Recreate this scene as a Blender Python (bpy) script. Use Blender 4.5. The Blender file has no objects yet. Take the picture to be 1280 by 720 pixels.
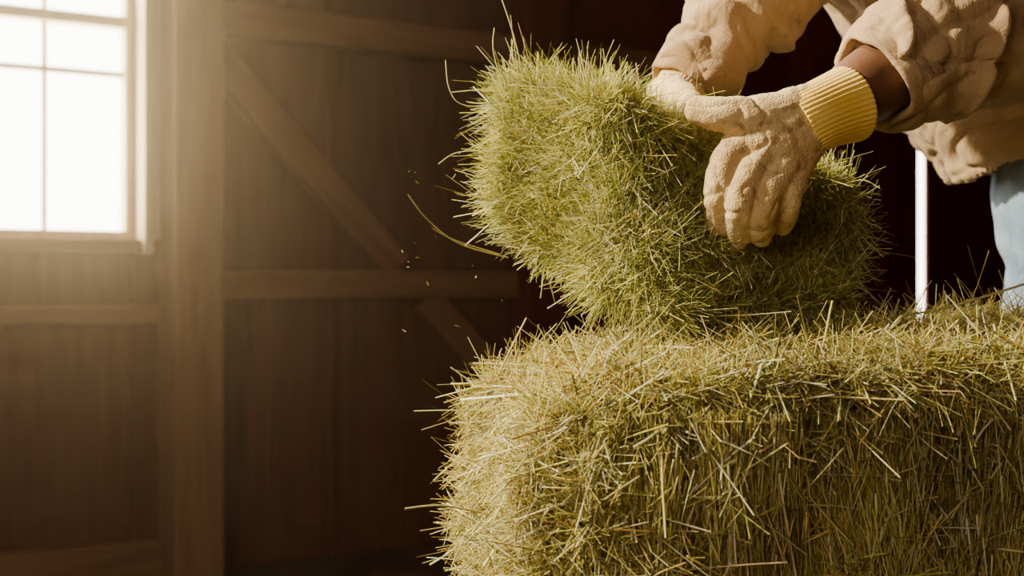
import bpy, bmesh, math, random
import numpy as np
from mathutils import Vector, Matrix, noise
random.seed(7); rng=np.random.default_rng(7)
CZ=0.845; F=1778.0
def P(px,py,d): return Vector(((px-640)/F*d, d, CZ+(360-py)/F*d))
scene=bpy.context.scene; col=scene.collection
def link(o,parent=None):
    col.objects.link(o)
    if parent: o.parent=parent
    return o
def empty(name):
    e=bpy.data.objects.new(name,None); e.empty_display_size=0.1; return link(e)

# ---------------- materials ----------------
def newmat(name):
    m=bpy.data.materials.new(name); m.use_nodes=True
    nt=m.node_tree; b=nt.nodes['Principled BSDF']; return m,nt,b
def N(nt,t,**k):
    n=nt.nodes.new(t)
    for a,v in k.items(): setattr(n,a,v)
    return n
def ramp(nt,stops):
    r=nt.nodes.new('ShaderNodeValToRGB'); e=r.color_ramp.elements
    e[0].position=stops[0][0]; e[0].color=(*stops[0][1],1)
    e[1].position=stops[-1][0]; e[1].color=(*stops[-1][1],1)
    for p,c in stops[1:-1]:
        x=e.new(p); x.color=(*c,1)
    return r
def wood(name,c1,c2,axis='z',rough=0.75):
    m,nt,b=newmat(name); L=nt.links
    tc=N(nt,'ShaderNodeTexCoord'); mp=N(nt,'ShaderNodeMapping')
    s={'z':(14,14,1.2),'x':(1.2,14,14)}[axis]; mp.inputs['Scale'].default_value=s
    L.new(tc.outputs['Object'],mp.inputs['Vector'])
    n=N(nt,'ShaderNodeTexNoise'); n.inputs['Scale'].default_value=2.2; n.inputs['Detail'].default_value=8; n.inputs['Distortion'].default_value=0.6
    L.new(mp.outputs[0],n.inputs['Vector'])
    n2=N(nt,'ShaderNodeTexNoise'); n2.inputs['Scale'].default_value=1.3; n2.inputs['Detail'].default_value=3
    L.new(tc.outputs['Object'],n2.inputs['Vector'])
    mx=N(nt,'ShaderNodeMath',operation='ADD'); 
    ml=N(nt,'ShaderNodeMath',operation='MULTIPLY'); ml.inputs[1].default_value=0.6
    L.new(n2.outputs[0],ml.inputs[0]); L.new(n.outputs[0],mx.inputs[0]); L.new(ml.outputs[0],mx.inputs[1])
    r=ramp(nt,[(0.45,c1),(0.98,c2)])
    L.new(mx.outputs[0],r.inputs[0]); L.new(r.outputs[0],b.inputs['Base Color'])
    bp=N(nt,'ShaderNodeBump'); bp.inputs['Strength'].default_value=0.35; bp.inputs['Distance'].default_value=0.01
    L.new(n.outputs[0],bp.inputs['Height']); L.new(bp.outputs[0],b.inputs['Normal'])
    b.inputs['Roughness'].default_value=rough
    b.inputs['Specular IOR Level'].default_value=0.2
    return m
def cloth(name,c1,c2,scale=6,weave=900,rough=0.9,bump=0.3,spots=None,sheen=0.1,crease=0.0):
    m,nt,b=newmat(name); L=nt.links
    tc=N(nt,'ShaderNodeTexCoord')
    n=N(nt,'ShaderNodeTexNoise'); n.inputs['Scale'].default_value=scale; n.inputs['Detail'].default_value=6
    L.new(tc.outputs['Object'],n.inputs['Vector'])
    r=ramp(nt,[(0.35,c1),(0.65,c2)]); L.new(n.outputs[0],r.inputs[0])
    out=r.outputs[0]
    if spots:
        n3=N(nt,'ShaderNodeTexNoise'); n3.inputs['Scale'].default_value=spots[1]; n3.inputs['Detail'].default_value=5; n3.inputs['Roughness'].default_value=0.65
        L.new(tc.outputs['Object'],n3.inputs['Vector'])
        rr=ramp(nt,[(spots[2],(0,0,0)),(spots[2]+0.09,(0.8,0.8,0.8))]); L.new(n3.outputs[0],rr.inputs[0])
        mm=N(nt,'ShaderNodeMix',data_type='RGBA'); L.new(rr.outputs[0],mm.inputs['Factor']); L.new(out,mm.inputs[6]); mm.inputs[7].default_value=(*spots[0],1)
        out=mm.outputs[2]
    L.new(out,b.inputs['Base Color'])
    n2=N(nt,'ShaderNodeTexNoise'); n2.inputs['Scale'].default_value=weave; n2.inputs['Detail'].default_value=2
    L.new(tc.outputs['Object'],n2.inputs['Vector'])
    bp=N(nt,'ShaderNodeBump'); bp.inputs['Strength'].default_value=bump; bp.inputs['Distance'].default_value=0.002
    L.new(n2.outputs[0],bp.inputs['Height']); L.new(bp.outputs[0],b.inputs['Normal'])
    if crease:
        n4=N(nt,'ShaderNodeTexNoise'); n4.inputs['Scale'].default_value=22; n4.inputs['Detail'].default_value=4; n4.inputs['Distortion'].default_value=1.6
        L.new(tc.outputs['Object'],n4.inputs['Vector'])
        b2=N(nt,'ShaderNodeBump'); b2.inputs['Strength'].default_value=crease; b2.inputs['Distance'].default_value=0.012
        L.new(n4.outputs[0],b2.inputs['Height']); L.new(b2.outputs[0],bp.inputs['Normal'])
    b.inputs['Roughness'].default_value=rough; b.inputs['Sheen Weight'].default_value=sheen
    b.inputs['Specular IOR Level'].default_value=0.2
    return m
def plain(name,c,rough=0.6,c2=None,scale=20):
    return cloth(name,c,c2 or tuple(x*0.75 for x in c),scale=scale,weave=200,rough=rough,bump=0.1,sheen=0)

M_wall=wood('barn_wall_wood',(0.080,0.024,0.010),(0.175,0.060,0.027),'z')
M_wallred=wood('barn_red_wood',(0.085,0.011,0.007),(0.18,0.030,0.016),'z')
M_beam=wood('barn_beam_wood',(0.16,0.072,0.035),(0.30,0.155,0.080),'x')
M_post=wood('barn_post_wood',(0.19,0.10,0.050),(0.34,0.195,0.11),'z')
M_winw=wood('window_paint',(0.42,0.33,0.19),(0.62,0.52,0.34),'z')
M_floor=wood('barn_floor_wood',(0.06,0.035,0.02),(0.14,0.09,0.055),'x')

def haymat(name,core=False,c1=(0.04,0.030,0.007),c2=(0.20,0.17,0.045)):
    m,nt,b=newmat(name); L=nt.links
    if core:
        tc=N(nt,'ShaderNodeTexCoord'); mp=N(nt,'ShaderNodeMapping'); mp.inputs['Scale'].default_value=(60,60,14)
        n=N(nt,'ShaderNodeTexNoise'); n.inputs['Scale'].default_value=4; n.inputs['Detail'].default_value=5
        L.new(tc.outputs['Object'],mp.inputs[0]); L.new(mp.outputs[0],n.inputs['Vector'])
        r=ramp(nt,[(0.35,c1),(0.7,c2)]); L.new(n.outputs[0],r.inputs[0])
        L.new(r.outputs[0],b.inputs['Base Color']); b.inputs['Roughness'].default_value=0.9
        bp=N(nt,'ShaderNodeBump'); bp.inputs['Distance'].default_value=0.01
        L.new(n.outputs[0],bp.inputs['Height']); L.new(bp.outputs[0],b.inputs['Normal'])
        return m
    a=N(nt,'ShaderNodeAttribute',attribute_name='col')
    L.new(a.outputs['Color'],b.inputs['Base Color']); b.inputs['Roughness'].default_value=0.5
    b.inputs['Specular IOR Level'].default_value=0.3
    tr=N(nt,'ShaderNodeBsdfTranslucent'); L.new(a.outputs['Color'],tr.inputs['Color'])
    mx=N(nt,'ShaderNodeMixShader'); mx.inputs[0].default_value=0.40
    L.new(b.outputs[0],mx.inputs[1]); L.new(tr.outputs[0],mx.inputs[2])
    L.new(mx.outputs[0],nt.nodes['Material Output'].inputs['Surface'])
    return m
M_hay=haymat('hay_stems_mat'); M_core=haymat('hay_core_mat',True); M_coreg=haymat('hay_green_core_mat',True,(0.035,0.034,0.008),(0.18,0.18,0.04))  # dark core colours stand in for shade in the gaps between stems
M_twine=plain('twine_mat',(0.10,0.055,0.02),0.9)
M_jacket=cloth('jacket_canvas',(0.30,0.19,0.092),(0.41,0.28,0.145),7,700,0.9,0.4,spots=((0.16,0.09,0.042),28,0.59),crease=0.5)
M_jean=cloth('blue_denim',(0.13,0.20,0.31),(0.28,0.39,0.52),9,900,0.9,0.3,crease=0.4)
M_glove=cloth('work_glove_cotton',(0.56,0.38,0.165),(0.70,0.52,0.265),26,500,0.9,0.9,spots=((0.34,0.20,0.08),60,0.55),crease=0.12)
M_cuff=cloth('glove_cuff_knit',(0.84,0.54,0.09),(0.92,0.66,0.17),20,600,0.9,0.5)
M_skin=plain('skin',(0.15,0.068,0.033),0.6,(0.11,0.05,0.025))
M_hair=plain('hair_mat',(0.05,0.03,0.018),0.6)
M_eye=plain('eye_white',(0.8,0.78,0.72),0.2); M_iris=plain('iris_mat',(0.05,0.03,0.02),0.2)
M_lip=plain('lip_mat',(0.26,0.09,0.07),0.5)
M_boot=plain('boot_leather',(0.09,0.05,0.025),0.6)
M_stalk=plain('stalk_mat',(0.50,0.44,0.18),0.5)

# ---------------- room ----------------
ANG=math.radians(34); P0=Vector((-0.231*4.2,4.2,0))
cu,su=math.cos(ANG),math.sin(ANG)
RM=Matrix(((cu,-su,0,P0.x),(su,cu,0,P0.y),(0,0,1,0),(0,0,0,1)))
def U(px):
    t=(px-640)/F
    return (t*P0.y-P0.x)/(cu-t*su)
def Z(px,py):
    d=P0.y+U(px)*su
    return CZ+(360-py)/F*d
def addbox(bm,u0,u1,n0,n1,z0,z1):
    r=bmesh.ops.create_cube(bm,size=1)
    for v in r['verts']:
        v.co=Vector(((u0+u1)/2+v.co.x*(u1-u0), -(n0+n1)/2+v.co.y*(n1-n0), (z0+z1)/2+v.co.z*(z1-z0)))
def roomobj(name,boxes,mat,bevel=0.004,parent=None):
    bm=bmesh.new()
    for b in boxes: addbox(bm,*b)
    me=bpy.data.meshes.new(name); bm.to_mesh(me); bm.free(); me.materials.append(mat)
    o=bpy.data.objects.new(name,me); o.matrix_world=RM
    if bevel:
        md=o.modifiers.new('b','BEVEL'); md.width=bevel; md.segments=2
    link(o)
    if parent: o.parent=parent
    return o
UA,UB=-4.6,5.2; NF=5.6; H=3.3
wu0,wu1=U(-110),U(163); wz0,wz1=Z(163,298),Z(163,-290)
su0,su1=U(1147.5),U(1156.5); sz0,sz1=0.55,Z(1150,182)
ur=U(640)
def wallboards(ua,ub,w,holes,seed,bk=0.04):
    r=random.Random(seed); bx=[]
    cuts=sorted(set([ua,ub]+[h[0] for h in holes if ua<h[0]<ub]+[h[1] for h in holes if ua<h[1]<ub]))
    for a,b in zip(cuts[:-1],cuts[1:]):
        k=max(1,round((b-a)/w)); s=(b-a)/k
        for i in range(k):
            x0=a+i*s; x1=x0+s; th=r.uniform(0.0,0.008)
            mid=(x0+x1)/2; hs=[h for h in holes if h[0]<=mid<=h[1]]
            if hs:
                h=hs[0]; bx.append((x0,x1,-bk,th,0,h[2])); bx.append((x0,x1,-bk,th,h[3],H))
            else: bx.append((x0,x1,-bk,th,0,H))
    return bx
hol=[(wu0,wu1,wz0,wz1),(su0,su1,sz0,sz1)]
roomobj('wall_back',wallboards(UA,ur,0.43,hol,1),M_wall,0.008)
roomobj('wall_back_panel',wallboards(ur,UB,0.24,hol,2,0.010),M_wallred,0.004)
roomobj('wall_left',[(UA-0.05,UA,-0.05,NF,0,H)],M_wall,0)
roomobj('wall_right',[(UB,UB+0.05,-0.05,NF,0,H)],M_wall,0)
roomobj('wall_front',[(UA,UB,NF,NF+0.05,0,H)],M_wall,0)
roomobj('floor',[(UA,UB,-0.05,NF,-0.06,0)],M_floor,0)
roomobj('ceiling',[(UA,UB,-0.05,NF,H,H+0.05)],M_wall,0)
tn=[0]
def framing(boxes,mat,bevel=0.008):
    tn[0]+=1; return roomobj('framing_%d'%tn[0],boxes,mat,bevel)  # posts, beams and battens of the barn wall framing
pu0,pu1=U(197),U(258)
framing([(pu0,pu1,0.0,0.14,0,H)],M_post)
zr0,zr1=Z(260,374),Z(260,336); zt0,zt1=Z(260,46),Z(260,4)
framing([(pu1,U(690),0.004,0.07,zr0,zr1)],M_beam)
framing([(pu1,U(900),0.004,0.08,zt0,zt1)],M_beam)
framing([(UA,pu0,0.004,0.06,Z(190,404),Z(190,380))],M_beam)
framing([(UA,pu0,0.004,0.06,0.0,0.12)],M_beam)
framing([(ur-0.02,ur+0.16,0.0,0.12,0,H)],M_wallred)
framing([(U(985),U(1035),0.0,0.12,0,H)],M_wallred)
framing([(U(405),U(415),0.004,0.03,0,H)],M_wall)
def brace(pxa,pya,pxb,pyb,w,th,mat):
    a=Vector((U(pxa),0,Z(pxa,pya))); b=Vector((U(pxb),0,Z(pxb,pyb)))
    d=(b-a); L=d.length; ang=math.atan2(d.z,d.x)
    tn[0]+=1; name='framing_%d'%tn[0]  # diagonal brace, part of the same wall framing
    bm=bmesh.new(); addbox(bm,-L/2,L/2,-th/2,th/2,-w/2,w/2)
    me=bpy.data.meshes.new(name); bm.to_mesh(me); bm.free(); me.materials.append(mat)
    o=bpy.data.objects.new(name,me)
    o.matrix_world=RM@Matrix.Translation(((a.x+b.x)/2,-0.004-th/2,(a.z+b.z)/2))@Matrix.Rotation(-ang,4,'Y')
    md=o.modifiers.new('b','BEVEL'); md.width=0.006; link(o)
brace(262,70,492,335,0.10,0.05,M_beam)
brace(525,372,625,480,0.10,0.05,M_beam)
win=empty('window_1')
def wb(nm,a,b,n0,n1,z0,z1,mat=M_winw): 
    o=roomobj(nm,[(a,b,n0,n1,z0,z1)],mat,0.003); o.parent=win
wb('right_stile',U(154),wu1+0.002,-0.03,0.02,wz0,wz1)
wb('left_stile',wu0,wu0+0.05,-0.03,0.02,wz0,wz1)
wb('bottom_rail',wu0,wu1,-0.03,0.02,wz0-0.002,wz0+0.02)
wb('top_rail',wu0,wu1,-0.03,0.02,wz1-0.05,wz1)
wb('meeting_rail',wu0,wu1,-0.03,0.03,Z(163,38),Z(163,24))
wb('glazing_bar_h',wu0,wu1,-0.02,0.0,Z(163,98),Z(163,91))
wb('glazing_bar_v',U(53),U(59),-0.02,0.0,wz0,wz1)
wb('glazing_bar_v',U(-40),U(-35),-0.02,0.0,wz0,wz1)
wb('glazing_bar_h',wu0,wu1,-0.02,0.0,Z(163,-130),Z(163,-125))
wb('jamb',U(166),U(177),0.0,0.10,wz0-0.05,wz1+0.08)
wb('casing',U(177)+0.001,U(194),0.0,0.05,wz0-0.03,wz1+0.12)
wb('sill',wu0-0.1,U(190),0.0,0.08,wz0-0.045,wz0-0.005,M_beam)
wb('head',wu0-0.1,U(190),0.0,0.07,wz1,wz1+0.1)

# ---------------- hay ----------------
def boxbody(name,corners,cuts,p,disp,mat):
    bm=bmesh.new(); bmesh.ops.create_cube(bm,size=2)
    bmesh.ops.subdivide_edges(bm,edges=bm.edges[:],cuts=cuts,use_grid_fill=True)
    for v in bm.verts:
        q=v.co; s=(abs(q.x)**p+abs(q.y)**p+abs(q.z)**p)**(1/p); q=q/s
        a,b,c=(q.x+1)/2,(q.y+1)/2,(q.z+1)/2
        w=Vector((0,0,0))
        for i in (0,1):
            for j in (0,1):
                for kk in (0,1):
                    w+=corners[(i,j,kk)]*((a if i else 1-a)*(b if j else 1-b)*(c if kk else 1-c))
        v.co=w
    bm.normal_update()
    if disp:
        new=[v.co+v.normal*disp(v.co,v.normal) for v in bm.verts]
        for v,c in zip(bm.verts,new): v.co=c
    bmesh.ops.recalc_face_normals(bm,faces=bm.faces)
    me=bpy.data.meshes.new(name); bm.to_mesh(me); bm.free(); me.materials.append(mat)
    for f in me.polygons: f.use_smooth=True
    return bpy.data.objects.new(name,me)
def sample(me,n,wfn=None):
    me.calc_loop_triangles(); nt=len(me.loop_triangles)
    t=np.empty(nt*3,dtype=np.int32); me.loop_triangles.foreach_get('vertices',t); t=t.reshape(-1,3)
    v=np.empty(len(me.vertices)*3,dtype=np.float32); me.vertices.foreach_get('co',v); v=v.reshape(-1,3).astype(float)
    a,b,c=v[t[:,0]],v[t[:,1]],v[t[:,2]]; nn=np.cross(b-a,c-a); ar=np.linalg.norm(nn,axis=1)+1e-12; nrm=nn/ar[:,None]
    w=ar.copy()
    if wfn is not None: w=w*wfn((a+b+c)/3,nrm)
    idx=rng.choice(nt,n,p=w/w.sum()); r1=np.sqrt(rng.random(n)); r2=rng.random(n)
    pts=a[idx]*(1-r1)[:,None]+b[idx]*(r1*(1-r2))[:,None]+c[idx]*(r1*r2)[:,None]
    return pts,nrm[idx]
def unit(a): return a/(np.linalg.norm(a,axis=1,keepdims=True)+1e-9)
def vnoise(p,f,o=0.0):
    return np.array([[noise.noise(Vector(q)*f+Vector((o,0,0))),noise.noise(Vector(q)*f+Vector((9+o,0,0))),noise.noise(Vector(q)*f+Vector((0,9+o,0)))] for q in p])
def flatten(d,nr,amt,spread):
    t=unit(d-nr*(d*nr).sum(1)[:,None]*amt)
    return unit(t+nr*(rng.normal(size=len(d))*spread)[:,None])
def strands(name,root,d,L,R,bend,colr,seg=4,flat=0.45,mat=None,taper=0.7):
    n=len(root); t=np.linspace(0,1,seg+1)
    d=unit(d)
    c=root[:,None,:]+d[:,None,:]*(L[:,None]*t[None,:])[:,:,None]+bend[:,None,:]*(L[:,None]*(t**2)[None,:])[:,:,None]
    ref=unit(rng.normal(size=(n,3))); s=unit(np.cross(d,ref)); u=np.cross(d,s)
    rad=R[:,None]*(1-(1-taper)*t[None,:]**2)
    V=np.empty((n,seg+1,3,3))
    for k_,ang in enumerate((0,2*math.pi/3,4*math.pi/3)):
        V[:,:,k_,:]=c+(s[:,None,:]*math.cos(ang)+u[:,None,:]*math.sin(ang)*flat)*rad[:,:,None]
    V=V.reshape(-1,3)
    base=(np.arange(n)*(seg+1)*3)[:,None,None]
    sg=(np.arange(seg)*3)[None,:,None]; kk=np.arange(3)[None,None,:]; k2=(np.arange(3)+1)%3; k2=k2[None,None,:]
    q=np.stack([base+sg+kk,base+sg+k2,base+sg+3+k2,base+sg+3+kk],axis=-1).reshape(-1,4)
    me=bpy.data.meshes.new(name); me.vertices.add(len(V)); me.vertices.foreach_set('co',V.astype(np.float32).ravel())
    me.loops.add(q.size); me.loops.foreach_set('vertex_index',q.astype(np.int32).ravel())
    me.polygons.add(len(q)); me.polygons.foreach_set('loop_start',np.arange(0,q.size,4,dtype=np.int32))
    try: me.polygons.foreach_set('loop_total',np.full(len(q),4,dtype=np.int32))
    except Exception: pass
    me.polygons.foreach_set('use_smooth',np.ones(len(q),dtype=bool))
    me.update(calc_edges=True)
    at=me.color_attributes.new('col','FLOAT_COLOR','POINT')
    C=np.ones((n,(seg+1)*3,4)); C[:,:,:3]=colr[:,None,:]
    at.data.foreach_set('color',C.astype(np.float32).ravel())
    me.materials.append(mat or M_hay)
    return bpy.data.objects.new(name,me)
def palette(n,cols,probs,jit=0.22):
    cols=np.array(cols); i=rng.choice(len(cols),n,p=np.array(probs)/sum(probs))
    return np.clip(cols[i]*(1+rng.normal(size=(n,1))*jit)*(1+rng.normal(size=(n,3))*0.05),0.01,0.95)
GOLD=[(0.66,0.56,0.15),(0.52,0.45,0.10),(0.82,0.73,0.32),(0.26,0.20,0.05),(0.92,0.86,0.52),(0.45,0.30,0.09),(0.54,0.52,0.12)]
GP=[4,3,4,1.8,2.2,1.4,2.0]
GREEN=[(0.52,0.51,0.10),(0.66,0.62,0.165),(0.30,0.30,0.055),(0.79,0.74,0.30),(0.90,0.86,0.52),(0.42,0.34,0.09),(0.42,0.46,0.08)]
EP=[4,4.5,2.8,3.7,2,1.1,2.0]

A=Vector((0.030,1.25,0)); B=Vector((-0.050,1.60,0)); C=Vector((0.88,1.36,0)); D=C+B-A
zt={'A':0.758,'B':0.768,'C':0.799,'D':0.815}
def balecorners(zb,tops):
    o={}
    for key,v in (((0,0),'A'),((0,1),'B'),((1,0),'C'),((1,1),'D')):
        p={'A':A,'B':B,'C':C,'D':D}[v]
        o[(*key,0)]=Vector((p.x,p.y,zb)); o[(*key,1)]=Vector((p.x,p.y,tops[v]))
    return o
lenv=(C-A).normalized()
def baledisp(top):
    def f(co,n):
        s=(Vector((co.x,co.y,0))-A).dot(lenv)
        v=0.015*noise.noise(co*9)+0.011*noise.noise(co*26)
        if n.y<-0.4:
            for tz in (top-0.070,top-0.30):
                v-=0.032*math.exp(-((co.z-tz-0.008*math.sin(s*9))/0.013)**2)*min(1,max(0,(s-0.06)/0.10))
            if co.z<top-0.06:
                ph=(s-0.02)%0.115
                v-=0.026*math.exp(-(min(ph,0.115-ph)/0.010)**2)*(0.4+1.0*abs(noise.noise(Vector((s*8,1,0)))))
            if co.z>top-0.065: v+=0.010*min(1,max(0,(s-0.1)/0.1))
        return v
    return f
bale=empty('hay_bale')
bc=boxbody('bale_core',balecorners(0.405,zt),64,7.5,baledisp(0.795),M_core); link(bc,bale)
def isfront(pts,nr,top):
    n=len(pts); s=(pts[:,0]-A.x)
    return (nr[:,1]<-0.3)&(nr[:,0]>-0.6)&(pts[:,2]<top-0.075)&(s>0.03+0.08*rng.random(n))
def balestems(me,n,par,top,nm,lr=(0.03,0.105),rr=(0.00035,0.00085),thick=False,wild=0.10):
    pts,nr=sample(me,n,lambda c,q: np.where(q[:,1]>0.5,0.2,1)*np.where(q[:,2]<-0.5,0.1,1)*np.where(q[:,0]>0.6,0.15,1)*np.where(c[:,2]<top-0.28,0.4,1.0)*(np.where((q[:,1]<-0.5)&(c[:,2]<top-0.06),1.0,0.3) if thick else 1.0))
    n=len(pts); rd=unit(rng.normal(size=(n,3)))
    front=isfront(pts,nr,top); end=(nr[:,0]<-0.5)&~front
    sw=vnoise(pts,11)
    d=flatten(rd*0.9+sw*1.1,nr,0.92,0.17)
    sw2=vnoise(pts*np.array([1,1,0.35]),8,4.0)
    vert=np.stack([rng.normal(size=n)*0.13+sw2[:,0]*0.38+0.04,rng.normal(size=n)*0.08,np.where(rng.random(n)<0.7,-1,1)],1)
    wl=rng.random(n)<wild
    d=np.where((front&~wl)[:,None],vert,d)
    ed=flatten(rd*0.9+sw*1.0,nr,0.85,0.2)
    d=np.where(end[:,None],ed,d)
    d=unit(d)
    L=rng.uniform(*lr,n)*np.where(end,0.85,1)*np.where(front,1.1,1); R=rng.uniform(*rr,n)
    L=np.where(front&(pts[:,2]+L*0.5>top-0.062),np.maximum(0.02,(top-0.062-pts[:,2])*2),L)
    root=pts+nr*rng.uniform(-0.007,0.005,n)[:,None]-d*(L*0.5)[:,None]+np.where(front,1,0)[:,None]*nr*0.002
    bend=rng.normal(size=(n,3))*np.where(front,0.08,0.2)[:,None]-nr*0.05
    colr=palette(n,GOLD,GP)
    cl=np.array([noise.noise(Vector(p)*14) for p in pts])
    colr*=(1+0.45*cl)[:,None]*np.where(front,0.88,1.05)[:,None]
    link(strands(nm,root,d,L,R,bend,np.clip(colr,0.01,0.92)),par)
balestems(bc.data,100000,bale,0.795,'stems')
balestems(bc.data,4500,bale,0.795,'coarse_stems',(0.05,0.14),(0.0009,0.0015),True,0.15)
def straws(me,n,par,nm,wf=None,outw=0.25,lr=(0.05,0.13),rr=(0.0007,0.0017),top=None):
    pts,nr=sample(me,n,wf); rd=unit(rng.normal(size=(n,3)))
    if top:
        fr=isfront(pts,nr,top)&(rng.random(n)<0.6)
        rd=np.where(fr[:,None],unit(np.stack([rng.normal(size=n)*0.35,np.zeros(n),-np.ones(n)],1)),rd)
    tang=unit(rd-nr*(rd*nr).sum(1)[:,None]); d=unit(tang+nr*rng.uniform(-0.10,outw,n)[:,None])
    L=rng.uniform(*lr,n)
    root=pts+nr*0.005-d*(L*0.4)[:,None]
    col_=palette(n,[(0.78,0.68,0.34),(0.90,0.84,0.55),(0.60,0.51,0.18),(0.64,0.62,0.22)],[3,3,2,2])
    link(strands(nm,root,d,L,rng.uniform(*rr,n),rng.normal(size=(n,3))*0.15-nr*0.08,col_,seg=5,flat=0.4,taper=0.8),par)
visw=lambda c,q: np.where(q[:,1]>0.5,0.1,1)*np.where(q[:,2]<-0.5,0,1)*np.where(q[:,0]>0.6,0,1)*np.where(c[:,2]<0.5,0.2,1)*np.where((q[:,2]>0.3)|(c[:,2]>0.73),2.8,1)
straws(bc.data,2700,bale,'straws',visw,top=0.795)
pts,nr=sample(bc.data,6500,lambda c,q: ((q[:,0]<-0.4)|((q[:,2]>0.3)))*np.where(c[:,0]<0.15,1.0,0.5))
d=unit(nr*0.5+unit(rng.normal(size=pts.shape))*0.9+np.array([-0.1,0,0.1])); n=len(pts)
link(strands('wisps',pts-d*0.008,d,rng.uniform(0.010,0.045,n),rng.uniform(0.0003,0.0008,n),rng.normal(size=(n,3))*0.4,palette(n,GOLD,GP)),bale)
def tubecurve(name,pts,r,mat,parent,cyclic=False):
    cu_=bpy.data.curves.new(name,'CURVE'); cu_.dimensions='3D'; sp=cu_.splines.new('POLY'); sp.points.add(len(pts)-1)
    for i,p in enumerate(pts): sp.points[i].co=(*p,1)
    sp.use_cyclic_u=cyclic; cu_.bevel_depth=r; cu_.bevel_resolution=2; cu_.materials.append(mat)
    return link(bpy.data.objects.new(name,cu_),parent)
def twine(top,par):
    for dz in (0.070,0.30):
        ring=[]
        for a,b in ((A,C),(C,D),(D,B),(B,A)):
            nrm=Vector(((b-a).y,-(b-a).x,0)).normalized(); nrm=nrm if nrm.dot(a-(A+D)/2)>0 else -nrm
            for t in np.linspace(0.10,0.90,24):
                p=a.lerp(b,t)-nrm*(0.013+0.010*abs(2*t-1)**2)
                s=(p-A).dot(lenv); ring.append(Vector((p.x,p.y,top-dz+0.008*math.sin(s*9))))
        tubecurve('twine',ring,0.0018,M_twine,par,True)
twine(0.795,bale)
bale2=empty('hay_bale')
bc2=boxbody('bale_core',balecorners(0.003,{'A':0.405,'B':0.405,'C':0.405,'D':0.405}),40,9,baledisp(0.40),M_core); link(bc2,bale2)
balestems(bc2.data,14000,bale2,0.40,'stems',(0.04,0.11),(0.0008,0.0017)); twine(0.40,bale2)

# --- flake ---
fl=empty('hay_flake')
fc={(0,0,1):P(768,126,1.41),(0,0,0):P(822,392,1.385),(0,1,1):P(616,92,1.54),(0,1,0):P(632,290,1.54),
    (1,0,1):P(1080,242,1.50),(1,0,0):P(1056,384,1.47),(1,1,1):P(985,216,1.66),(1,1,0):P(975,380,1.64)}
def fdisp(co,n):
    v=0.012*noise.noise(co*8+Vector((3,1,2)))+0.012*noise.noise(co*22)
    v-=0.02*math.exp(-((co-P(925,190,1.43)).length/0.06)**2)
    v-=0.022*math.exp(-((co-P(850,140,1.52)).length/0.05)**2)
    return v
fcore=boxbody('flake_core',fc,44,11,fdisp,M_coreg); link(fcore,fl)
pts,nr=sample(fcore.data,82000,lambda c,q: np.where(q[:,1]>0.5,0.25,1)*np.where(q[:,0]<-0.4,1.3,1))
n=len(pts); rd=unit(rng.normal(size=(n,3)))
xr=np.clip((pts[:,0]+0.03)/0.20,0,1)[:,None]
flowL=np.array([-0.40,-0.15,0.40]); flowR=np.array([0.25,0.05,1.0])
flow=flowL*(1-xr)+flowR*xr*np.where(rng.random(n)<0.5,1,-1)[:,None]
swirl=vnoise(pts,10)
d=flatten(flow*0.8+rd*0.55+swirl*1.4,nr,np.where(nr[:,0:1]<-0.4,0.78,0.94),0.14)
L=rng.uniform(0.022,0.085,n); R=rng.uniform(0.00028,0.00072,n)
root=pts+nr*rng.uniform(-0.008,0.004,n)[:,None]-d*(L*0.5)[:,None]
colr=palette(n,GREEN,EP); cl=np.array([noise.noise(Vector(p)*16) for p in pts]); colr*=(1+0.45*cl)[:,None]
link(strands('stems',root,d,L,R,rng.normal(size=(n,3))*0.22-nr*0.05,np.clip(colr,0.01,0.92)),fl)
straws(fcore.data,1600,fl,'straws',lambda c,q: np.where(q[:,1]>0.5,0.1,1.0),0.2,(0.04,0.11),(0.0005,0.0010))
pts,nr=sample(fcore.data,10000,lambda c,q: ((q[:,0]<-0.45)|((q[:,2]>0.4)&(c[:,0]<0.10)))*(1.0+3*(c[:,0]<0.0)))
n=len(pts); d=unit(nr*0.5+unit(rng.normal(size=(n,3)))*0.6+np.array([-0.2,0,0.35])+vnoise(pts,12)*1.0)
link(strands('wisps',pts-d*0.008,d,rng.uniform(0.010,0.042,n),rng.uniform(0.00026,0.00062,n),rng.normal(size=(n,3))*0.35,palette(n,GREEN,[3,5,1,5,3,0.5,1])),fl)
ch=[]
for i in range(30):
    ch.append(P(random.uniform(500,660),random.uniform(200,450),random.uniform(1.38,1.6)))
ch=np.array([list(p) for p in ch]); n=len(ch); d=unit(rng.normal(size=(n,3)))
link(strands('falling_chaff',ch,d,rng.uniform(0.001,0.005,n),rng.uniform(0.0003,0.0007,n),rng.normal(size=(n,3))*0.3,palette(n,GREEN,EP)),fl)
def stalk(pp,r,parent):
    out=[]; q=[pp[0]]+pp+[pp[-1]]
    for i in range(1,len(q)-2):
        for t in np.linspace(0,1,8,endpoint=False):
            out.append(0.5*((2*q[i])+(q[i+1]-q[i-1])*t+(2*q[i-1]-5*q[i]+4*q[i+1]-q[i+2])*t*t+(-q[i-1]+3*q[i]-3*q[i+1]+q[i+2])*t**3))
    out.append(pp[-1]); tubecurve('stalk',out,r,M_stalk,parent)
stalk([P(635,322,1.5),P(575,305,1.47),P(535,275,1.45),P(510,243,1.44)],0.0008,fl)
stalk([P(625,318,1.5),P(568,300,1.47),P(540,285,1.45)],0.0006,fl)
stalk([P(640,130,1.5),P(582,132,1.5),P(562,112,1.5),P(557,75,1.5)],0.0006,fl)
stalk([P(660,120,1.5),P(645,55,1.5),P(634,18,1.5),P(627,-2,1.5)],0.0007,fl)
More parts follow.
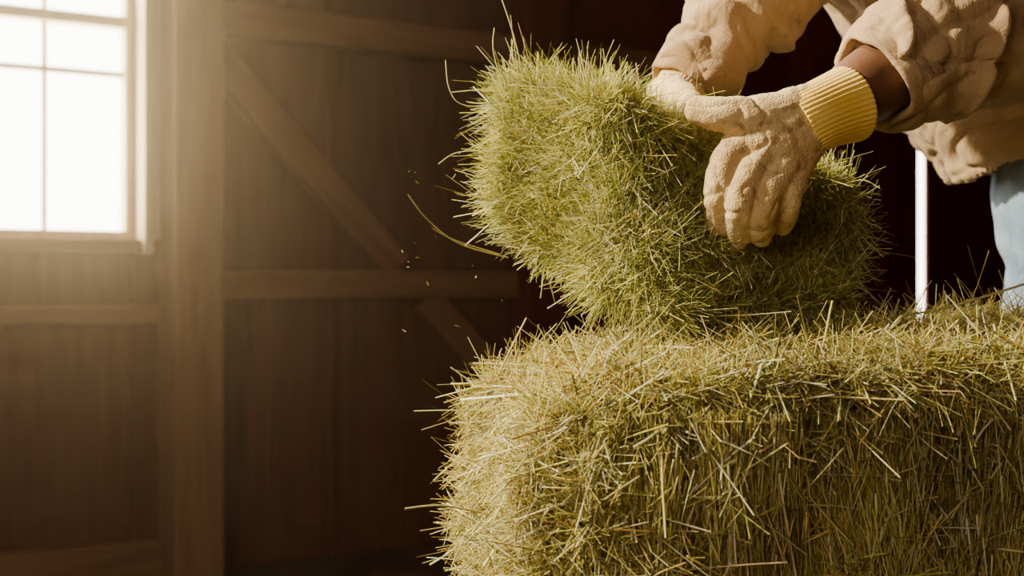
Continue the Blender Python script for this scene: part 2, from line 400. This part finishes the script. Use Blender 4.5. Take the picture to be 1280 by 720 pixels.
stalk([P(632,120,1.5),P(617,65,1.5),P(618,35,1.5)],0.0006,fl)
stalk([P(635,190,1.5),P(575,190,1.5),P(548,205,1.5)],0.0005,fl)
stalk([P(1040,240,1.48),P(1075,225,1.47),P(1100,235,1.46)],0.0006,fl)
stalk([P(600,640,1.35),P(550,632,1.33),P(506,636,1.32)],0.0009,bale)
stalk([P(1130,395,1.5),P(1200,380,1.5),P(1290,352,1.5)],0.0013,bale)
stalk([P(1095,440,1.38),P(1118,405,1.36),P(1128,395,1.36)],0.0013,bale)
pts=[]
for i in range(3600):
    px=random.uniform(720,1090); dd=random.uniform(1.36,1.6); zz=0.772+0.00005*(px-665)
    pts.append((*P(px,0,dd).xy,zz+random.uniform(-0.012,0.008)))
pts=np.array(pts); n=len(pts); d=unit(rng.normal(size=(n,3))*np.array([1,1,0.3])); L=rng.uniform(0.02,0.075,n)
link(strands('loose_hay',pts-d*(L*0.5)[:,None],d,L,rng.uniform(0.0004,0.0010,n),rng.normal(size=(n,3))*0.2,palette(n,GOLD,GP)),bale)

# ---------------- person ----------------
def cr(q,t):
    n=len(q)-1; i=min(int(t),n-1); u=t-i
    g=lambda k: q[max(0,min(n,k))]
    a,b,c,d_=g(i-1),g(i),g(i+1),g(i+2)
    return 0.5*((2*b)+(c-a)*u+(2*a-5*b+4*c-d_)*u*u+(3*b-a-3*c+d_)*u**3)
def tube(bm,pts,rad,up=(0,0,1),seg=24,sub=6,round_=True,ribs=0,ribamp=0.0):
    pts=[Vector(p) for p in pts]; rad=[Vector((r,r)) if not hasattr(r,'__len__') else Vector(r) for r in rad]
    m=(len(pts)-1)*sub; cs=[]
    for i in range(m+1):
        t=i/sub; cs.append((cr(pts,t),cr(rad,t)))
    st=[]
    for i,(c,r) in enumerate(cs):
        t=(cs[min(i+1,m)][0]-cs[max(i-1,0)][0]).normalized(); st.append((c,r,t))
    if round_:
        c,r,t=st[0]; e=min(r); pre=[(c-t*e*math.sin(a),r*math.cos(a),t) for a in (1.35,1.0,0.6,0.3)]
        c,r,t=st[-1]; e=min(r); post=[(c+t*e*math.sin(a),r*math.cos(a),t) for a in (0.3,0.6,1.0,1.35)]
        st=pre+st+post
    rings=[]; up=Vector(up)
    for c,r,t in st:
        s=t.cross(up).normalized(); w=s.cross(t).normalized(); ring=[]
        for k_ in range(seg):
            a=2*math.pi*k_/seg; kx=1+ribamp*math.cos(ribs*a) if ribs else 1
            ring.append(bm.verts.new(c+s*math.cos(a)*r[0]*kx+w*math.sin(a)*r[1]*kx))
        rings.append(ring)
    for a,b in zip(rings[:-1],rings[1:]):
        for k_ in range(seg): bm.faces.new((a[k_],a[(k_+1)%seg],b[(k_+1)%seg],b[k_]))
    bm.faces.new(rings[0][::-1]); bm.faces.new(rings[-1])
def organic(name,tubes,voxel,smooth,mat,parent,dispf=None):
    bm=bmesh.new()
    for t in tubes: tube(bm,**t)
    bmesh.ops.recalc_face_normals(bm,faces=bm.faces)
    me=bpy.data.meshes.new(name+'_src'); bm.to_mesh(me); bm.free()
    tmp=bpy.data.objects.new(name+'_src',me); col.objects.link(tmp)
    r=tmp.modifiers.new('r','REMESH'); r.mode='VOXEL'; r.voxel_size=voxel
    if smooth:
        s=tmp.modifiers.new('s','SMOOTH'); s.iterations=smooth; s.factor=0.5
    dg=bpy.context.evaluated_depsgraph_get(); dg.update()
    me2=bpy.data.meshes.new_from_object(tmp.evaluated_get(dg)); me2.name=name
    bpy.data.objects.remove(tmp)
    if dispf:
        vs=me2.vertices; nv=[v.co+v.normal*dispf(v.co,v.normal) for v in vs]
        for v,c in zip(vs,nv): v.co=c
    me2.materials.clear(); me2.materials.append(mat)
    for f in me2.polygons: f.use_smooth=True
    return link(bpy.data.objects.new(name,me2),parent)
T=lambda pts,rad,**k: dict(pts=pts,rad=rad,**k)
man=empty('farm_worker')
shc=P(1090,-220,1.90)
shL=Vector((0.50,1.73,1.45)); elL=P(1275,-2,1.55); cuL=P(1100,98,1.455); wrL=P(1054,134,1.425)
shR=Vector((0.45,2.06,1.45)); elR=P(985,-55,1.76); cuR=P(855,106,1.635); wrR=P(846,128,1.62)
def segt(co,a,b):
    d=b-a; t=(co-a).dot(d)/d.length_squared; return t,(co-(a+d*t)).length
def folds(co,n):
    w=noise.noise_vector(co*5)*0.7
    q=Vector((co.x*7+co.z*6,co.y*4.5,co.z*6-co.x*5))+w
    a=1-min(1,abs(noise.noise(q))*2.4)
    q2=Vector((co.x*13-co.z*9,co.y*8,co.z*12+co.x*6))+w*1.5
    b=1-min(1,abs(noise.noise(q2))*3.2)
    q3=Vector((co.x*24+co.z*12,co.y*16,co.z*20-co.x*9))+w*2.5
    c=1-min(1,abs(noise.noise(q3))*3.0)
    v=0.013*a*a-0.008*b*b-0.0035*c*c
    for s,e in ((cuL,elL),(cuR,elR)):
        t,r=segt(co,s,e)
        if r<0.10 and -0.1<t<1.1:
            v+=0.004*math.sin(t*26+4*noise.noise(co*9)+2*noise.noise(co*4))*(1-0.6*t)*max(0,min(1,0.5+2*noise.noise(co*10+Vector((5,5,5)))))
    return v
organic('jacket',[
  T([Vector((0.785,1.95,1.020)),Vector((0.782,1.95,1.055)),Vector((0.74,1.95,1.13)),Vector((0.62,1.94,1.25)),shc+Vector((0.02,0,-0.07)),shc+Vector((-0.04,0,0.05))],
    [(0.185,0.175),(0.19,0.18),(0.195,0.19),(0.195,0.175),(0.18,0.13),(0.08,0.07)],up=(1,0,0.3),seg=40,round_=False),
  T([shL.lerp(shR,0.02),shL.lerp(shR,0.98)],[0.085,0.085],seg=24),
  T([shL,shL.lerp(elL,0.5),elL,elL.lerp(cuL,0.5),cuL],[0.090,0.092,0.094,0.079,0.056],round_=False,up=(0,1,0.2)),
  T([shR,shR.lerp(elR,0.5),elR,elR.lerp(cuR,0.5),cuR],[0.088,0.078,0.072,0.062,0.043],round_=False,up=(0,1,0.2)),
 ],0.0034,2,M_jacket,man,folds)
def cuffring(nm,a,b,r0,r1,mat,th=0.004):
    bm=bmesh.new(); ax=(b-a).normalized(); s=ax.cross(Vector((0,1,0.2))).normalized(); w=s.cross(ax)
    prof=[(0.5,r0-0.012),(0,r0-0.006),(-0.04,r0-0.002),(0.05,r0),(0.5,(r0+r1)/2),(1.0,r1),(1.05,r1-th)]
    L=(b-a).length; rg=[]
    for t,r in prof:
        ring=[]
        for k_ in range(64):
            an=2*math.pi*k_/64; rr=r*(1+0.05*math.sin(an*3+1)+0.025*math.sin(an*7+t*2)); of=0.004*math.sin(an*2+0.5)+0.002*math.sin(an*5)
            ring.append(bm.verts.new(a+ax*(L*t+of)+s*math.cos(an)*rr+w*math.sin(an)*rr))
        rg.append(ring)
    for x,y in zip(rg[:-1],rg[1:]):
        for k_ in range(64): bm.faces.new((x[k_],x[(k_+1)%64],y[(k_+1)%64],y[k_]))
    me=bpy.data.meshes.new(nm); bm.to_mesh(me); bm.free(); me.materials.append(mat)
    for f in me.polygons: f.use_smooth=True
    link(bpy.data.objects.new(nm,me),man)
dL=(elL-cuL).normalized(); cuffring('sleeve_cuff_left',cuL-dL*0.012,cuL+dL*0.030,0.051,0.056,M_jacket)
dR=(elR-cuR).normalized(); cuffring('sleeve_cuff_right',cuR-dR*0.010,cuR+dR*0.03,0.040,0.046,M_jacket)
def jf(co,n): return 0.006*(1-abs(noise.noise(co*11))*2)+0.004*noise.noise(co*25)
kL=Vector((0.74,1.86,0.52)); aL=Vector((0.83,1.86,0.10)); kR=Vector((0.76,2.04,0.52)); aR=Vector((0.87,2.05,0.10))
organic('jeans',[
  T([Vector((0.81,1.95,1.06)),Vector((0.81,1.95,0.96)),Vector((0.81,1.95,0.88))],[(0.165,0.135),(0.175,0.14),(0.15,0.12)],up=(1,0,0)),
  T([Vector((0.81,1.865,0.92)),kL,aL],[0.095,0.07,0.062],up=(1,0,0),round_=False),
  T([Vector((0.82,2.035,0.92)),kR,aR],[0.095,0.07,0.062],up=(1,0,0),round_=False)],0.006,2,M_jean,man,jf)
for nm,a in (('boot_left',aL),('boot_right',aR)):
    organic(nm,[T([a+Vector((0,0,0.06)),a+Vector((0,0,-0.02)),Vector((a.x-0.01,a.y,0.045))],[0.048,0.05,0.042],up=(1,0,0)),
                T([Vector((a.x+0.03,a.y,0.042)),Vector((a.x-0.08,a.y,0.045)),Vector((a.x-0.18,a.y,0.036))],[(0.038,0.040),(0.047,0.043),(0.042,0.033)])],0.005,2,M_boot,man)
hc=shc+Vector((-0.13,0,0.20)); fw=Vector((-0.86,-0.12,-0.50)).normalized(); upv=Vector((-0.5,0,0.86)).normalized(); upv=(upv-fw*upv.dot(fw)).normalized(); sd=fw.cross(upv)
H_=lambda f,s,u: hc+fw*f+sd*s+upv*u
organic('head',[
  T([shc+Vector((-0.01,0,0.0)),shc+Vector((-0.06,0,0.09)),H_(-0.02,0,-0.05)],[0.062,0.055,0.06],up=(0,1,0)),
  T([H_(-0.045,0,0.03),H_(0.03,0,0.035)],[(0.074,0.088),(0.070,0.082)],up=upv),
  T([H_(0.03,0,0.01),H_(0.045,0,-0.05),H_(0.05,0,-0.085)],[(0.06,0.055),(0.048,0.045),(0.030,0.026)],up=fw),
  T([H_(0.098,0,0.025),H_(0.112,0,-0.005),H_(0.118,0,-0.018)],[0.009,0.012,0.015],up=fw),
  T([H_(0.092,-0.035,0.035),H_(0.098,0,0.032),H_(0.092,0.035,0.035)],[0.009,0.009,0.009],up=upv),
  T([H_(0.0,0.078,0.02),H_(-0.008,0.084,0.0),H_(0.0,0.078,-0.025)],[(0.006,0.018),(0.008,0.018),(0.006,0.010)],up=fw),
  T([H_(0.0,-0.078,0.02),H_(-0.008,-0.084,0.0),H_(0.0,-0.078,-0.025)],[(0.006,0.018),(0.008,0.018),(0.006,0.010)],up=fw)],0.0035,4,M_skin,man)
organic('hair',[T([H_(-0.052,0,0.045),H_(0.025,0,0.062)],[(0.080,0.088),(0.070,0.072)],up=upv),
  T([H_(-0.065,0,-0.02),H_(-0.05,0,0.04)],[(0.060,0.05),(0.075,0.06)],up=fw)],0.005,2,M_hair,man,lambda c,n:0.003*noise.noise(c*60))
for s in (-1,1):
    organic('eye',[T([H_(0.086,s*0.031,0.010),H_(0.088,s*0.031,0.010)],[0.011,0.011],up=upv)],0.002,1,M_eye,man)
    organic('iris',[T([H_(0.096,s*0.031,0.009),H_(0.0965,s*0.031,0.009)],[0.005,0.005],up=upv)],0.0012,1,M_iris,man)
organic('mouth',[T([H_(0.088,-0.022,-0.055),H_(0.097,0,-0.053),H_(0.088,0.022,-0.055)],[0.005,0.007,0.005],up=upv)],0.002,1,M_lip,man)
organic('forearm_left',[T([elL,cuL,wrL],[0.045,0.039,0.031],up=(0,1,0))],0.004,2,M_skin,man)
organic('forearm_right',[T([elR,cuR.lerp(elR,0.2)],[0.045,0.033],up=(0,1,0))],0.004,2,M_skin,man)
def gf(co,n):
    w=noise.noise_vector(co*20)*0.5
    a=1-min(1,abs(noise.noise(Vector((co.x*30,co.y*26,co.z*44))+w))*3.2)
    return -0.0022*a*a+0.0016*noise.noise(co*42+w)+0.0004*noise.noise(co*170)+0.0006
pw=P(1022,148,1.405)
kn=[P(914,196,1.390),P(940,212,1.382),P(967,224,1.382),P(992,226,1.392)]
mid=[P(899,241,1.383),P(924,258,1.374),P(953,264,1.375),P(983,256,1.386)]
tip=[P(901,282,1.408),P(925,295,1.402),P(952,294,1.402),P(978,281,1.412)]
tubes=[]
for i in range(4):
    start=pw.lerp(kn[i],0.45)
    tubes.append(T([start,kn[i],mid[i],tip[i]],[0.0155,0.0168 if i<3 else 0.0153,0.0148 if i<3 else 0.0136,0.0122 if i<3 else 0.0112],up=(0,-1,0.1),seg=20))
tubes+= [T([P(1040,138,1.415),P(1002,154,1.402),P(966,186,1.398),P(948,212,1.398)],[(0.030,0.025),(0.038,0.024),(0.046,0.027),(0.045,0.022)],up=(0,-1,0.0),seg=32),
  T([P(985,150,1.405),P(945,148,1.395),P(905,144,1.392),P(874,138,1.400)],[0.028,0.0230,0.0175,0.0145],up=(0,-1,0),seg=20)]
organic('glove_left',tubes,0.0016,5,M_glove,man,gf)
def knit(nm,pts,rad,ribs=44,mat=M_cuff):
    bm=bmesh.new(); tube(bm,pts,rad,up=(0,-1,0.1),seg=ribs*6,sub=8,round_=False,ribs=ribs,ribamp=0.013)
    me=bpy.data.meshes.new(nm); bm.to_mesh(me); bm.free(); me.materials.append(mat)
    for f in me.polygons: f.use_smooth=len(f.vertices)==4
    link(bpy.data.objects.new(nm,me),man)
knit('glove_cuff_left',[P(1062,130,1.430),P(1040,138,1.419),P(1014,149,1.406),P(998,157,1.402)],[(0.039,0.037),(0.036,0.033),(0.034,0.029),(0.035,0.027)])
tubes=[T([P(852,116,1.63),P(844,130,1.615),P(842,152,1.60)],[(0.032,0.028),(0.038,0.024),(0.040,0.018)],up=(0,-1,0),seg=28)]
for i,(dx,dy) in enumerate(((-28,5),(-8,12),(12,12),(30,5))):
    tubes.append(T([P(844+dx*0.7,140,1.605),P(840+dx,165+dy,1.60),P(840+dx,195+dy,1.61),P(842+dx,215+dy,1.63)],[0.013,0.0135,0.012,0.0105],up=(0,-1,0),seg=18))
tubes.append(T([P(840,118,1.60),P(846,122,1.545),P(856,126,1.495),P(866,134,1.46)],[0.022,0.020,0.0175,0.0145],up=(0,-1,0.1),seg=18))
organic('glove_right',tubes,0.002,3,M_glove,man,gf)
knit('glove_cuff_right',[cuR.lerp(elR,0.12),cuR.lerp(wrR,0.5),wrR.lerp(P(846,133,1.617),0.6)],[(0.033,0.032),(0.032,0.030),(0.032,0.028)],mat=M_glove)

# ---------------- haze ----------------
bm=bmesh.new(); addbox(bm,UA+0.3,U(760),0.16,1.25,0.1,H-0.1)
me=bpy.data.meshes.new('dust_haze'); bm.to_mesh(me); bm.free()
mv=bpy.data.materials.new('dust_haze'); mv.use_nodes=True; nt=mv.node_tree; nt.nodes.clear()
o_=nt.nodes.new('ShaderNodeOutputMaterial'); vs=nt.nodes.new('ShaderNodeVolumeScatter')
vs.inputs['Density'].default_value=0.065; vs.inputs['Anisotropy'].default_value=0.6; vs.inputs['Color'].default_value=(1,0.82,0.54,1)
nt.links.new(vs.outputs[0],o_.inputs['Volume']); me.materials.append(mv)
hz=bpy.data.objects.new('dust_haze',me); hz.matrix_world=RM; link(hz)

# ---------------- lights ----------------
w=bpy.data.worlds.new('world'); scene.world=w; w.use_nodes=True
bg=w.node_tree.nodes['Background']; bg.inputs[0].default_value=(1.0,0.93,0.78,1); bg.inputs[1].default_value=14.0
def light(nm,kind,loc,target,energy,color,**k):
    l=bpy.data.lights.new(nm,kind); l.energy=energy; l.color=color
    for a,v in k.items(): setattr(l,a,v)
    o=bpy.data.objects.new(nm,l); o.location=loc
    o.rotation_euler=(Vector(target)-Vector(loc)).to_track_quat('-Z','Y').to_euler(); link(o); return o
wc=RM@Vector(((wu0+wu1)/2,0.25,(wz0+wz1)/2)); wt=RM@Vector(((wu0+wu1)/2+0.3,-3,0.9))
light('window_daylight','AREA',wc,wt,145,(1,0.82,0.54),shape='RECTANGLE',size=wu1-wu0+0.3,size_y=wz1-wz0+0.3)
light('upper_left_key','SPOT',(-1.60,1.36,2.10),(0.2,1.42,0.85),820,(1,0.87,0.62),spot_size=math.radians(60),spot_blend=0.6,shadow_soft_size=0.07)  # key spot inside the room for warm upper-left light, source unseen
light('added_rim_spot','SPOT',(-0.7,2.55,2.45),(0.25,1.6,0.9),380,(1,0.85,0.58),spot_size=math.radians(50),spot_blend=0.6,shadow_soft_size=0.08)  # spot added behind left to rim-light the hay, no loft opening there
light('added_fill_area','AREA',(-1.4,-0.9,1.7),(0.2,1.9,0.8),38,(1,0.81,0.58),shape='RECTANGLE',size=1.8,size_y=1.4)  # soft fill added behind the camera, no door stands there

# ---------------- camera ----------------
cam=bpy.data.cameras.new('camera'); cam.lens=50; cam.sensor_width=36
cam.dof.use_dof=True; cam.dof.focus_distance=1.42; cam.dof.aperture_fstop=5.6
co=bpy.data.objects.new('camera',cam); co.location=(0,0,CZ); co.rotation_euler=(math.pi/2,0,0); link(co); scene.camera=co
